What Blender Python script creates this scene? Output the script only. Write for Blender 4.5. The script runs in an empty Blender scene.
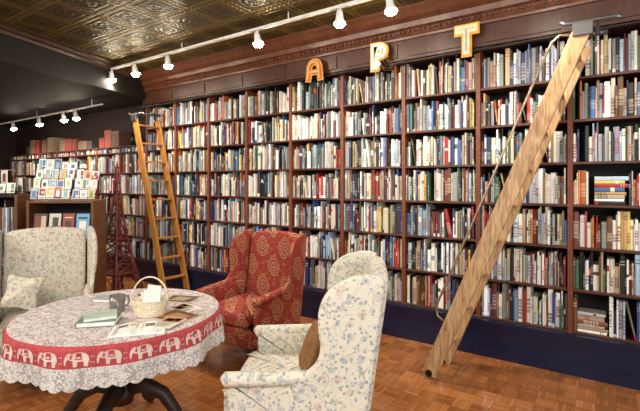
import bpy, math, random
from mathutils import Vector, Matrix
from mathutils.geometry import tessellate_polygon
random.seed(31)
scene = bpy.context.scene
COL = scene.collection
scene.view_settings.view_transform = 'Standard'
scene.view_settings.look = 'None'

# ------------------------------------------------------------ helpers
def lin(c):
    return tuple(((v/12.92) if v <= .04045 else ((v+.055)/1.055)**2.4) for v in c[:3])
def rgb(r, g, b):
    return lin((r/255, g/255, b/255))

class NT:
    def __init__(s, name):
        s.m = bpy.data.materials.new(name); s.m.use_nodes = True
        s.t = s.m.node_tree; s.b = s.t.nodes['Principled BSDF']
    def n(s, typ, **kw):
        nd = s.t.nodes.new(typ)
        for k, v in kw.items():
            if k in nd.inputs: nd.inputs[k].default_value = v
            else: setattr(nd, k, v)
        return nd
    def l(s, a, b): s.t.links.new(a, b)
    def math(s, op, a, b=None):
        nd = s.t.nodes.new('ShaderNodeMath'); nd.operation = op
        for i, v in enumerate((a, b)):
            if v is None: continue
            if isinstance(v, (int, float)): nd.inputs[i].default_value = v
            else: s.l(v, nd.inputs[i])
        return nd.outputs[0]
    def mix(s, f, a, b):
        nd = s.t.nodes.new('ShaderNodeMix'); nd.data_type = 'RGBA'
        for i, v in ((0, f), (6, a), (7, b)):
            if isinstance(v, (int, float)): nd.inputs[i].default_value = v
            elif isinstance(v, tuple): nd.inputs[i].default_value = (*v[:3], 1)
            else: s.l(v, nd.inputs[i])
        return nd.outputs[2]
    def ramp(s, f, stops, const=False):
        nd = s.t.nodes.new('ShaderNodeValToRGB'); cr = nd.color_ramp
        if const: cr.interpolation = 'CONSTANT'
        while len(cr.elements) < len(stops): cr.elements.new(.5)
        for e, (p, c) in zip(cr.elements, stops):
            e.position = p; e.color = (*c, 1) if len(c) == 3 else c
        s.l(f, nd.inputs[0]); return nd.outputs[0]
    def obj(s): return s.n('ShaderNodeTexCoord').outputs['Object']
    def set(s, col=None, rough=None, metal=None, bump=None, bs=.3, bd=.01, **kw):
        if col is not None:
            if isinstance(col, tuple): s.b.inputs['Base Color'].default_value = (*col, 1)
            else: s.l(col, s.b.inputs['Base Color'])
        if rough is not None: s.b.inputs['Roughness'].default_value = rough
        if metal is not None: s.b.inputs['Metallic'].default_value = metal
        if bump is not None:
            bn = s.n('ShaderNodeBump', Strength=bs, Distance=bd)
            s.l(bump, bn.inputs['Height']); s.l(bn.outputs[0], s.b.inputs['Normal'])
        for k, v in kw.items(): s.b.inputs[k].default_value = v
        return s.m

def plain(name, c, rough=.5, metal=0., var=.12, scale=14):
    t = NT(name); nz = t.n('ShaderNodeTexNoise', Scale=scale); t.l(t.obj(), nz.inputs['Vector'])
    d = tuple(v*(1-var) for v in c); e = tuple(min(1, v*(1+var)) for v in c)
    return t.set(t.ramp(nz.outputs['Fac'], [(.3, d), (.7, e)]), rough, metal)

def wood(name, c1, c2, rough=.4, stretch=(2, 2, 14), axis_scale=3):
    t = NT(name); mp = t.n('ShaderNodeMapping'); mp.inputs['Scale'].default_value = stretch
    t.l(t.obj(), mp.inputs[0])
    nz = t.n('ShaderNodeTexNoise', Scale=axis_scale, Detail=6.0, Distortion=.6); t.l(mp.outputs[0], nz.inputs['Vector'])
    return t.set(t.ramp(nz.outputs['Fac'], [(.3, c1), (.7, c2)]), rough, bump=nz.outputs['Fac'], bs=.1)

def emis(name, c, st):
    t = NT(name); t.set(c, .5); t.b.inputs['Emission Color'].default_value = (*c, 1)
    t.b.inputs['Emission Strength'].default_value = st; return t.m

def link(o, parent=None, label=None, category=None, group=None, kind=None):
    COL.objects.link(o)
    if parent: o.parent = parent
    if label: o['label'] = label
    if category: o['category'] = category
    if group: o['group'] = group
    if kind: o['kind'] = kind
    return o
def empty(name, loc=(0, 0, 0), rz=0, **kw):
    e = bpy.data.objects.new(name, None); e.empty_display_size = .1
    e.location = loc; e.rotation_euler = (0, 0, rz); return link(e, **kw)

class G:
    """geometry accumulator"""
    def __init__(s): s.v = []; s.f = []; s.mi = []; s.sm = []
    def add(s, vs, fs, mi=0, smooth=False):
        o = len(s.v); s.v += [tuple(p) for p in vs]
        s.f += [tuple(i+o for i in f) for f in fs]; s.mi += [mi]*len(fs); s.sm += [smooth]*len(fs)
        return s
    def box(s, a, b, mi=0, bev=0.0):
        (x0, y0, z0), (x1, y1, z1) = a, b
        if bev <= 0:
            vs = [(x, y, z) for z in (z0, z1) for y in (y0, y1) for x in (x0, x1)]
            return s.add(vs, [(0,2,3,1),(4,5,7,6),(0,1,5,4),(2,6,7,3),(0,4,6,2),(1,3,7,5)], mi)
        c = ((x0+x1)/2, (y0+y1)/2, (z0+z1)/2); h = ((x1-x0)/2, (y1-y0)/2, (z1-z0)/2)
        bev = min(bev, min(h)*.9); vs = []; idx = {}
        for sx in (-1, 1):
            for sy in (-1, 1):
                for sz in (-1, 1):
                    for ax in range(3):
                        p = [c[i]+(sx, sy, sz)[i]*(h[i]-(0 if i == ax else bev)) for i in range(3)]
                        idx[(sx, sy, sz, ax)] = len(vs); vs.append(p)
        fs = []
        I = idx
        for ax in range(3):
            u, w = [i for i in range(3) if i != ax]
            for sg in (-1, 1):
                q = []
                for a_, b_ in ((-1,-1),(1,-1),(1,1),(-1,1)):
                    k = [0, 0, 0]; k[ax] = sg; k[u] = a_; k[w] = b_; q.append(I[(*k, ax)])
                fs.append(q)
            for a_ in (-1, 1):
                for b_ in (-1, 1):
                    k0 = [0]*3; k1 = [0]*3; k0[ax] = -1; k1[ax] = 1
                    for k in (k0, k1): k[u] = a_; k[w] = b_
                    fs.append([I[(*k0, u)], I[(*k1, u)], I[(*k1, w)], I[(*k0, w)]])
        for sx in (-1, 1):
            for sy in (-1, 1):
                for sz in (-1, 1): fs.append([I[(sx, sy, sz, a_)] for a_ in range(3)])
        return s.add(vs, fs, mi)
    def tube(s, pts, rad, seg=10, mi=0, closed=False):
        pts = [Vector(p) for p in pts]; n = len(pts)
        if not isinstance(rad, (list, tuple)): rad = [rad]*n
        t0 = (pts[1]-pts[0]).normalized()
        up = Vector((0, 0, 1)) if abs(t0.z) < .9 else Vector((1, 0, 0))
        nrm = t0.cross(up).normalized(); vs = []
        for i, p in enumerate(pts):
            if closed: t = (pts[(i+1) % n]-pts[i-1]).normalized()
            else: t = (pts[min(i+1, n-1)]-pts[max(i-1, 0)]).normalized()
            nrm = (nrm-t*nrm.dot(t)).normalized(); bn = t.cross(nrm)
            for k in range(seg):
                a = 2*math.pi*k/seg; vs.append(p+(nrm*math.cos(a)+bn*math.sin(a))*rad[i])
        fs = []
        for i in range(n if closed else n-1):
            j = (i+1) % n
            for k in range(seg):
                k2 = (k+1) % seg; fs.append((i*seg+k, i*seg+k2, j*seg+k2, j*seg+k))
        s.add(vs, fs, mi, True)
        if not closed:
            o = len(s.v)-n*seg
            s.f += [tuple(o+k for k in range(seg))[::-1], tuple(o+(n-1)*seg+k for k in range(seg))]
            s.mi += [mi, mi]; s.sm += [False, False]
        return s
    def lathe(s, prof, seg=24, mi=0, c=(0, 0, 0), sx=1., sy=1.):
        vs = []; fs = []
        for r, z in prof:
            for k in range(seg):
                a = 2*math.pi*k/seg; vs.append((c[0]+r*sx*math.cos(a), c[1]+r*sy*math.sin(a), c[2]+z))
        for i in range(len(prof)-1):
            for k in range(seg):
                k2 = (k+1) % seg; fs.append((i*seg+k, i*seg+k2, (i+1)*seg+k2, (i+1)*seg+k))
        fs.append(tuple(range(seg))[::-1]); fs.append(tuple((len(prof)-1)*seg+k for k in range(seg)))
        return s.add(vs, fs, mi, True)
    def poly(s, pts2, fn, mi=0):
        vs = [fn(u, v) for u, v in pts2]
        tr = tessellate_polygon([[Vector((u, v, 0)) for u, v in pts2]])
        return s.add(vs, [tuple(t) for t in tr], mi)
    def prism(s, pts2, w0, w1, fn, mi=0):
        n = len(pts2)
        vs = [fn(u, v, w0) for u, v in pts2]+[fn(u, v, w1) for u, v in pts2]
        tr = [tuple(t) for t in tessellate_polygon([[Vector((u, v, 0)) for u, v in pts2]])]
        fs = [t[::-1] for t in tr]+[tuple(i+n for i in t) for t in tr]
        fs += [(i, (i+1) % n, (i+1) % n+n, i+n) for i in range(n)]
        return s.add(vs, fs, mi)
    def soft(s, outline, T, r, bulge, fn, mi=0, sub=4, centre=None):
        """pillow-edged slab: closed 2D outline (smoothed), thickness T"""
        n = len(outline); P = []
        for i in range(n):
            p0, p1, p2, p3 = [Vector(outline[(i+k) % n]) for k in (-1, 0, 1, 2)]
            for j in range(sub):
                t = j/sub
                P.append(.5*((2*p1)+(p2-p0)*t+(2*p0-5*p1+4*p2-p3)*t*t+(3*p1-p0-3*p2+p3)*t**3))
        n = len(P); area = sum(P[i].x*P[(i+1) % n].y-P[(i+1) % n].x*P[i].y for i in range(n))
        if area < 0: P.reverse()
        N = []
        for i in range(n):
            t = (P[(i+1) % n]-P[i-1]).normalized(); N.append(Vector((t.y, -t.x)))
        c = Vector(centre) if centre else sum(P, Vector((0, 0)))/n
        layers = []
        K = 4
        for k in (0, .25, .5, .75):
            w = -T/2-bulge*(1-k*k)
            layers.append(([c+((P[i]-N[i]*r)-c)*max(k, .02) for i in range(n)], w))
        for k in range(K+1):
            a = -math.pi/2+math.pi/2*k/K
            layers.append(([P[i]-N[i]*r*(1-math.cos(a)) for i in range(n)], -T/2+r+r*math.sin(a)))
        for k in range(K+1):
            a = math.pi/2*k/K
            layers.append(([P[i]-N[i]*r*(1-math.cos(a)) for i in range(n)], T/2-r+r*math.sin(a)))
        for k in (.75, .5, .25, 0):
            w = T/2+bulge*(1-k*k)
            layers.append(([c+((P[i]-N[i]*r)-c)*max(k, .02) for i in range(n)], w))
        vs = [fn(p.x, p.y, w) for L, w in layers for p in L]; fs = []
        for i in range(len(layers)-1):
            for k in range(n):
                k2 = (k+1) % n; fs.append((i*n+k, i*n+k2, (i+1)*n+k2, (i+1)*n+k))
        fs += [tuple(range(n))[::-1], tuple((len(layers)-1)*n+k for k in range(n))]
        return s.add(vs, fs, mi, True)
    def make(s, name, mats, **kw):
        me = bpy.data.meshes.new(name); me.from_pydata(s.v, [], s.f)
        for m in (mats if isinstance(mats, (list, tuple)) else [mats]): me.materials.append(m)
        me.polygons.foreach_set('material_index', s.mi); me.polygons.foreach_set('use_smooth', s.sm)
        me.update()
        import bmesh
        bm = bmesh.new(); bm.from_mesh(me); bmesh.ops.recalc_face_normals(bm, faces=bm.faces); bm.to_mesh(me); bm.free()
        loc = kw.pop('loc', None); rot = kw.pop('rot', None)
        o = bpy.data.objects.new(name, me)
        if loc: o.location = loc
        if rot: o.rotation_euler = rot
        return link(o, **kw)

def rrect(x0, y0, x1, y1, r):
    pts = []
    for cx, cy, a0 in ((x1-r, y0+r, -90), (x1-r, y1-r, 0), (x0+r, y1-r, 90), (x0+r, y0+r, 180)):
        for k in (0, 45, 90):
            a = math.radians(a0+k); pts.append((cx+r*math.cos(a), cy+r*math.sin(a)))
    return pts

# ------------------------------------------------------------ materials
M_shelf = wood('dark_shelf_wood', rgb(60, 28, 16), rgb(92, 46, 26), .4)
M_upright = wood('red_brown_wood', rgb(92, 46, 26), rgb(124, 66, 40), .4)
M_back = plain('shelf_back_dark', rgb(20, 11, 8), .7)
M_cornice = wood('cornice_wood', rgb(76, 40, 26), rgb(106, 62, 40), .35, (6, 2, 2))
M_frieze = wood('frieze_wood', rgb(56, 28, 18), rgb(82, 44, 28), .4, (8, 2, 2))
M_navy = plain('navy_paint', rgb(14, 22, 50), .3)
M_dark = wood('very_dark_wood', rgb(30, 16, 10), rgb(58, 32, 19), .3)
M_tableleg = wood('dark_brown_table_wood', rgb(34, 20, 12), rgb(58, 36, 22), .5)
M_brown = wood('brown_display_wood', rgb(84, 50, 28), rgb(122, 78, 46), .4)
M_black = plain('black_metal', rgb(18, 17, 17), .4, .5)
M_iron = plain('grey_metal', rgb(110, 108, 108), .35, .8)
M_white = plain('white_enamel', rgb(235, 232, 225), .4)
M_bulb = emis('lamp_glow', (1, .90, .70), 80)
M_ladder = wood('worn_ladder_wood', rgb(136, 98, 62), rgb(200, 162, 116), .5, (9, 9, 1.0), 7)
M_ladder2 = wood('golden_ladder_wood', rgb(140, 88, 34), rgb(184, 126, 56), .5, (7, 7, 1.0), 6)
M_brass = plain('dull_brass', rgb(150, 130, 104), .3, .8)
M_paper = plain('paper_white', rgb(236, 234, 228), .7)
M_wicker = plain('pale_wicker', rgb(226, 212, 182), .6, 0, .3, 90)
M_maroon = plain('maroon_paint', rgb(104, 40, 32), .4)

def floral(name, ground, rose, leaf, third, sc=9, op=.7):
    """woven floral: scattered blossoms with petals, thin stems, small leaves on a pale ground"""
    t = NT(name); oc = t.obj()
    nz0 = t.n('ShaderNodeTexNoise', Scale=14., Detail=1.); t.l(oc, nz0.inputs['Vector'])
    add = t.n('ShaderNodeVectorMath', operation='MULTIPLY_ADD'); t.l(nz0.outputs['Color'], add.inputs[0])
    add.inputs[1].default_value = (.03, .03, .03); t.l(oc, add.inputs[2]); P = add.outputs[0]
    def ns(scale, off, lo, hi, det=2.0, dist=.4, o=op):
        mp = t.n('ShaderNodeMapping'); mp.inputs['Location'].default_value = (off, off*.7, -off)
        t.l(P, mp.inputs[0])
        nz = t.n('ShaderNodeTexNoise', Scale=scale, Detail=det, Distortion=dist); t.l(mp.outputs[0], nz.inputs['Vector'])
        return t.ramp(nz.outputs['Fac'], [(lo, (0, 0, 0)), (hi, (o,)*3)])
    def blob(scale, off, stops):
        mp = t.n('ShaderNodeMapping'); mp.inputs['Location'].default_value = (off, off*.7, -off)
        t.l(P, mp.inputs[0])
        vo = t.n('ShaderNodeTexVoronoi', Scale=scale); t.l(mp.outputs[0], vo.inputs['Vector'])
        return t.ramp(vo.outputs['Distance'], [(p, (v,)*3) for p, v in stops])
    # stems
    st = t.math('ABSOLUTE', t.math('SUBTRACT', ns(sc*.55, 20.5, .3, .7, 1., 1.5, 1.), .5))
    c = t.mix(t.ramp(st, [(0, (.9,)*3), (.035, (0, 0, 0))]), ground, leaf)
    st = t.math('ABSOLUTE', t.math('SUBTRACT', ns(sc*.7, 3.5, .3, .7, 1., 1.5, 1.), .5))
    c = t.mix(t.ramp(st, [(0, (.8,)*3), (.03, (0, 0, 0))]), c, third)
    # leaves
    c = t.mix(blob(sc*2.6, 5.1, [(0, .9), (.22, .8), (.30, 0)]), c, leaf)
    c = t.mix(blob(sc*2.2, 9.3, [(0, .8), (.18, .8), (.26, 0)]), c, third)
    # blossoms
    c = t.mix(blob(sc*1.0, 1.7, [(0, .9), (.06, .2), (.11, op), (.17, .1), (.22, op), (.27, 0)]), c, rose)
    c = t.mix(blob(sc*1.15, 14.7, [(0, .9), (.07, .2), (.12, op), (.19, .1), (.24, op), (.28, 0)]), c, third)
    w = t.n('ShaderNodeTexNoise', Scale=300.); t.l(oc, w.inputs['Vector'])
    c = t.mix(t.ramp(w.outputs['Fac'], [(.4, (0, 0, 0)), (.7, (.3,)*3)]), c, ground)
    return t.set(c, .85, bump=w.outputs['Fac'], bs=.25, bd=.004)
M_floral1 = floral('cream_rose_floral', rgb(202, 192, 174), rgb(160, 108, 104), rgb(122, 126, 112), rgb(132, 136, 146), 15)
M_floral3 = floral('cream_blue_floral', rgb(222, 213, 193), rgb(190, 146, 138), rgb(134, 146, 134), rgb(122, 138, 168), 14)
def paisley():
    t = NT('red_paisley'); oc = t.obj()
    nz = t.n('ShaderNodeTexNoise', Scale=9., Detail=2.); t.l(oc, nz.inputs['Vector'])
    add = t.n('ShaderNodeVectorMath', operation='MULTIPLY_ADD'); t.l(nz.outputs['Color'], add.inputs[0])
    add.inputs[1].default_value = (.05, .05, .05); t.l(oc, add.inputs[2])
    sp = t.n('ShaderNodeSeparateXYZ'); t.l(add.outputs[0], sp.inputs[0])
    h = t.math('ADD', sp.outputs[0], t.math('MULTIPLY', sp.outputs[1], .9))
    U = t.math('MULTIPLY', h, 1/.27); Vv = t.math('MULTIPLY', t.math('ADD', sp.outputs[2], t.math('MULTIPLY', sp.outputs[1], .35)), 1/.40)
    def lat(du):
        a = t.math('ABSOLUTE', t.math('SUBTRACT', t.math('FRACT', t.math('ADD', U, du)), .5))
        b = t.math('ABSOLUTE', t.math('SUBTRACT', t.math('FRACT', t.math('ADD', Vv, du)), .5))
        e = t.math('SQRT', t.math('ADD', t.math('MULTIPLY', a, a), t.math('MULTIPLY', b, b)))
        # pointed medallion: blend circle with a diamond
        e = t.math('ADD', t.math('MULTIPLY', e, .55), t.math('MULTIPLY', t.math('ADD', a, b), .4))
        return t.math('ADD', e, t.math('MULTIPLY', t.math('SINE', t.math('MULTIPLY', t.math('ARCTAN2', a, b), 16)), .014))
    d = t.math('MINIMUM', lat(.25), lat(.75))
    red = rgb(138, 42, 32); dk = rgb(88, 28, 26); tan = rgb(190, 140, 96); org = rgb(160, 78, 50)
    c = t.ramp(d, [(0, tan), (.03, dk), (.06, org), (.10, tan), (.12, dk), (.14, red), (.18, tan), (.20, dk), (.225, org), (.26, tan), (.275, dk), (.30, red)], True)
    v1 = t.n('ShaderNodeTexVoronoi', Scale=17.); t.l(add.outputs[0], v1.inputs['Vector'])
    c = t.mix(t.ramp(v1.outputs['Distance'], [(.05, (0, 0, 0)), (.10, (.8,)*3), (.16, (0, 0, 0)), (.24, (.6,)*3), (.30, (0, 0, 0))]), c, rgb(178, 108, 70))
    v2 = t.n('ShaderNodeTexVoronoi', Scale=50.); t.l(add.outputs[0], v2.inputs['Vector'])
    c = t.mix(t.ramp(v2.outputs['Distance'], [(.2, (.55,)*3), (.3, (0, 0, 0))]), c, rgb(168, 104, 68))
    w = t.n('ShaderNodeTexNoise', Scale=260.); t.l(oc, w.inputs['Vector'])
    return t.set(c, .85, bump=w.outputs['Fac'], bs=.25, bd=.004)
M_paisley = paisley()

def parquet():
    t = NT('parquet'); oc = t.obj(); SZ = .115
    mp = t.n('ShaderNodeMapping'); mp.inputs['Scale'].default_value = (1/SZ,)*3; t.l(oc, mp.inputs[0])
    sp = t.n('ShaderNodeSeparateXYZ'); t.l(mp.outputs[0], sp.inputs[0]); X, Y = sp.outputs[0], sp.outputs[1]
    fx, fy = t.math('FLOOR', X), t.math('FLOOR', Y)
    par = t.math('MODULO', t.math('ABSOLUTE', t.math('ADD', fx, fy)), 2)
    inv = t.math('SUBTRACT', 1, par)
    s = t.math('ADD', t.math('MULTIPLY', X, par), t.math('MULTIPLY', Y, inv))
    s5 = t.math('MULTIPLY', s, 5)
    cb = t.n('ShaderNodeCombineXYZ'); t.l(t.math('FLOOR', s5), cb.inputs[0]); t.l(fx, cb.inputs[1]); t.l(fy, cb.inputs[2])
    wn = t.n('ShaderNodeTexWhiteNoise'); t.l(cb.outputs[0], wn.inputs[0])
    cb2 = t.n('ShaderNodeCombineXYZ'); t.l(fx, cb2.inputs[0]); t.l(fy, cb2.inputs[1])
    wn2 = t.n('ShaderNodeTexWhiteNoise'); t.l(cb2.outputs[0], wn2.inputs[0])
    v = t.math('ADD', t.math('MULTIPLY', wn.outputs[0], .45), t.math('MULTIPLY', wn2.outputs[0], .55))
    c = t.ramp(v, [(0, rgb(118, 68, 34)), (.5, rgb(150, 92, 48)), (1, rgb(176, 114, 64))])
    gap = t.math('MINIMUM', t.math('FRACT', s5), t.math('MINIMUM', t.math('MULTIPLY', t.math('FRACT', X), 5), t.math('MULTIPLY', t.math('FRACT', Y), 5)))
    g = t.ramp(gap, [(.03, (0, 0, 0)), (.09, (1, 1, 1))])
    c = t.mix(g, rgb(80, 46, 24), c)
    return t.set(c, .13, bump=g, bs=.10, bd=.002)
M_floor = parquet()

def tin():
    t = NT('embossed_tin'); oc = t.obj()
    mp = t.n('ShaderNodeMapping'); mp.inputs['Scale'].default_value = (1/.42,)*3; t.l(oc, mp.inputs[0])
    sp = t.n('ShaderNodeSeparateXYZ'); t.l(mp.outputs[0], sp.inputs[0])
    ax = t.math('ABSOLUTE', t.math('SUBTRACT', t.math('FRACT', sp.outputs[0]), .5))
    ay = t.math('ABSOLUTE', t.math('SUBTRACT', t.math('FRACT', sp.outputs[1]), .5))
    ch = t.math('MAXIMUM', ax, ay)
    r = t.math('SQRT', t.math('ADD', t.math('MULTIPLY', ax, ax), t.math('MULTIPLY', ay, ay)))
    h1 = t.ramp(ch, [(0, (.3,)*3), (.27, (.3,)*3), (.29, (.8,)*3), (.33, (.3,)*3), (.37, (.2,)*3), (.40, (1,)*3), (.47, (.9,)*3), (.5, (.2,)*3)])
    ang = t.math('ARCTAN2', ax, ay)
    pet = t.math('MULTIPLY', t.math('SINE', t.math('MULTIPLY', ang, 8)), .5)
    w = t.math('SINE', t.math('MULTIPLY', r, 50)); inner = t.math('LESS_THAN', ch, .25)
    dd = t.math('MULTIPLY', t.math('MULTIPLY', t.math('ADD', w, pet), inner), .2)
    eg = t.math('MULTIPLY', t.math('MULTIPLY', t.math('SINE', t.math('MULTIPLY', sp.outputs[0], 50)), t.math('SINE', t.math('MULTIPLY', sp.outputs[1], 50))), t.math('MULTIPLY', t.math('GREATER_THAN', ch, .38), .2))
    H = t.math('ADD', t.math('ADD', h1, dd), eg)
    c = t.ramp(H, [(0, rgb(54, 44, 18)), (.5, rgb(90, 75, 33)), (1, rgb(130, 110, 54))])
    return t.set(c, .36, .5, bump=H, bs=.55, bd=.018)
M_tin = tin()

def colattr(name, rough=.5):
    t = NT(name); a = t.n('ShaderNodeVertexColor', layer_name='Col')
    nz = t.n('ShaderNodeTexNoise', Scale=40.); t.l(t.obj(), nz.inputs['Vector'])
    k = t.math('ADD', t.math('MULTIPLY', nz.outputs['Fac'], .4), .8)
    mx = t.n('ShaderNodeVectorMath', operation='SCALE'); t.l(a.outputs[0], mx.inputs[0]); t.l(k, mx.inputs['Scale'])
    return t.set(mx.outputs[0], rough)
M_book = colattr('book_cover', .45)
FLAT = {}
def flat(c, rough=.5):
    if c not in FLAT: FLAT[c] = plain('print_ink', rgb(*c), rough, 0, .06)
    return FLAT[c]

# ------------------------------------------------------------ room
def slab(name, a, b, mat, **kw):
    return G().box(a, b).make(name, mat, kind='structure', **kw)
slab('floor', (-11.5, -8, -.1), (4, .32, 0), M_floor)
slab('wall_back', (-11.5, .30, 0), (4, .42, 3.3), plain('wall_dark_brown', rgb(40, 24, 16), .8))
slab('wall_left', (-11.62, -8, 0), (-11.5, .42, 3.3), plain('wall_dark', rgb(40, 26, 18), .8))
def ident(u, v, w): return (u, v, w)
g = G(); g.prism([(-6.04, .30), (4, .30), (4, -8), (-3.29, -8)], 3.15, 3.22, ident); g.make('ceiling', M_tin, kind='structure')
g = G(); g.prism([(-11.5, .30), (-6.06, .30), (-3.31, -8), (-11.5, -8)], 2.80, 2.88, ident)
g.make('ceiling_low', plain('dark_ceiling_paint', rgb(22, 15, 11), .7), kind='structure')
ed = Vector((2.75, -8.3, 0)).normalized(); en = Vector((-ed.y, ed.x, 0))
if en.x < 0: en = -en
p0 = Vector((-6.05, .28, 0)); L = 8.6
def along(u, v, w):
    p = p0+en*u+ed*w; return (p.x, p.y, v)
g = G(); g.prism([(-.08, 2.78), (0, 2.78), (0, 3.15), (-.08, 3.15)], 0, L, along); g.make('trim_1', plain('soffit_black_brown', rgb(20, 13, 9), .6), kind='structure')
g = G(); g.prism([(0, 3.05), (.02, 3.05), (.03, 3.08), (.06, 3.09), (.08, 3.12), (.11, 3.13), (.11, 3.15), (0, 3.15)], .5, L, along)
g.make('trim_2', wood('dark_moulding_wood', rgb(50, 30, 18), rgb(74, 46, 28), .4), kind='structure')
X0, X1 = -6.03, 1.12
g = G(); g.box((X0, .0, 2.70), (X1, .30, 3.15))
for k in range(10):
    xa = 1.111-.706*(k+1)+.06; xb = xa+.706-.12
    if xa > X0: g.box((xa, -.012, 2.73), (xb, .001, 2.86))
g.make('trim_3', M_frieze, kind='structure')
def alx(u, v, w): return (w, -u, v)
g = G(); g.prism([(0, 2.89), (.025, 2.89), (.03, 2.91), (.045, 2.93), (.045, 2.97), (.07, 2.985), (.08, 3.03), (.13, 3.06), (.16, 3.10), (.18, 3.12), (.18, 3.15), (0, 3.15)], X0+.05, X1, alx)
x = X0+.08
while x < X1-.05:
    g.box((x, -.066, 2.935), (x+.028, -.043, 2.962)); x += .05
g.make('trim_4', M_cornice, kind='structure')
g = G(); g.box((-11.4, -.03, .0), (1.12, .02, .31)); g.box((-11.4, -.055, .285), (1.12, .02, .315)); g.box((-11.4, -.05, 0), (1.12, .02, .09))
g.make('baseboard_back', M_navy, kind='structure')

# ------------------------------------------------------------ books
CAM = Vector((0, -3.92, 1.5)); FX = 430.
PAL = [('cream', (222, 212, 190), 17), ('white', (238, 236, 232), 24), ('tan', (182, 154, 114), 8), ('brown', (102, 68, 48), 7),
       ('black', (30, 29, 32), 15), ('grey', (148, 148, 150), 12), ('navy blue', (40, 54, 100), 6), ('blue', (70, 112, 168), 6),
       ('red', (164, 42, 36), 7), ('maroon', (98, 36, 36), 3), ('green', (68, 104, 80), 4), ('yellow', (216, 182, 84), 3),
       ('orange', (200, 110, 58), 2), ('olive', (116, 110, 76), 2), ('pale blue', (164, 188, 206), 5)]
PW = [p[2] for p in PAL]
BOOKS = []
def book_geo(w, h, d, cc, bands, pagec):
    V = []; F = []; C = []
    zs = [0]+[b[0]*h for b in bands]+[h]; cols = [b[1] for b in bands]+[cc]
    r = min(.004, w*.2)
    xs = [(-w/2, r), (-w*.28, r*.2), (w*.28, r*.2), (w/2, r)]
    for z in zs:
        for x, y in xs: V.append((x, y, z))
    for i in range(len(zs)-1):
        for j in range(3):
            F.append((i*4+j, i*4+j+1, (i+1)*4+j+1, (i+1)*4+j)); C.append(cols[i])
    o = len(V); t = min(.0025, w*.15); q = .004
    V += [(-w/2, d, 0), (w/2, d, 0), (w/2, d, h), (-w/2, d, h)]
    T = (len(zs)-1)*4
    F.append((0, o, *([o+3]), *[i*4 for i in range(len(zs)-1, 0, -1)])); C.append(cc)
    F.append((3, *[i*4+3 for i in range(1, len(zs))], o+2, o+1)); C.append(cc)
    F.append((o, 0, 1, 2, 3, o+1)); C.append(cc)
    F.append((o, o+1, o+2, o+3)); C.append(pagec)
    p = len(V)
    V += [(-w/2+t, r+t, h), (w/2-t, r+t, h), (w/2-t, d, h), (-w/2+t, d, h)]
    V += [(-w/2+t, r+t, h-q), (w/2-t, r+t, h-q), (w/2-t, d, h-q), (-w/2+t, d, h-q)]
    F += [(T, T+1, T+2, T+3, p+1, p), (T+3, o+2, p+2, p+1), (T, p, p+3, o+3)]; C += [cc]*3
    F += [(p, p+1, p+5, p+4), (p+1, p+2, p+6, p+5), (p+3, p, p+4, p+7)]; C += [cc]*3
    F.append((p+4, p+5, p+6, p+7)); C.append(pagec)
    return V, F, C
def jit(c, a=14):
    k = random.uniform(.78, 1.08); return tuple(max(4, min(250, v*k+random.uniform(-a, a)*.5)) for v in c)
def rnd_book(hmax, h=None, name=None, wide=None):
    if name is None: p = random.choices(PAL, PW)[0]
    else: p = next(q for q in PAL if q[0] == name)
    cc = jit(p[1]); h = h or hmax*random.uniform(.66, .93)
    w = wide or random.choice([.006, .007, .008, .009, .011, .012, .014, .016, .019, .022, .027, .035])*random.uniform(.9, 1.1)
    bands = []; k = random.random(); alt = random.choices(PAL, PW)[0][1]
    lum = sum(cc)/3
    ink = (230, 222, 196) if lum < 110 else random.choice([(50, 46, 50), (130, 40, 36), (60, 70, 100), (90, 80, 70)])
    mx = lambda a: tuple(a*i+(1-a)*c for i, c in zip(ink, cc))
    if k < .2: a = random.uniform(.5, .85); bands = [(a-random.uniform(.08, .2), cc), (a, alt)]
    elif k < .6:
        z = random.uniform(.08, .3)
        for _ in range(random.randint(3, 6)):
            bands.append((z, cc)); z += random.uniform(.03, .09); bands.append((z, mx(.5))); z += random.uniform(.015, .04)
            if z > .85: break
    elif k < .7: bands = [(.12, alt)]
    elif k < .9: bands = [(.78, cc), (.8, mx(.8)), (.86, cc), (.88, mx(.8))]
    return dict(w=w, h=h, d=random.uniform(.15, .2), cc=rgb(*cc), bands=[(z, rgb(*c)) for z, c in bands if z < .98], name=p[0], pg=rgb(*jit((206, 190, 156))))
def put(M, b, x, y, z, lean=0):
    BOOKS.append((M @ Matrix.Translation((x, y, z)) @ Matrix.Rotation(lean, 4, 'Y'), b))
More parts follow.
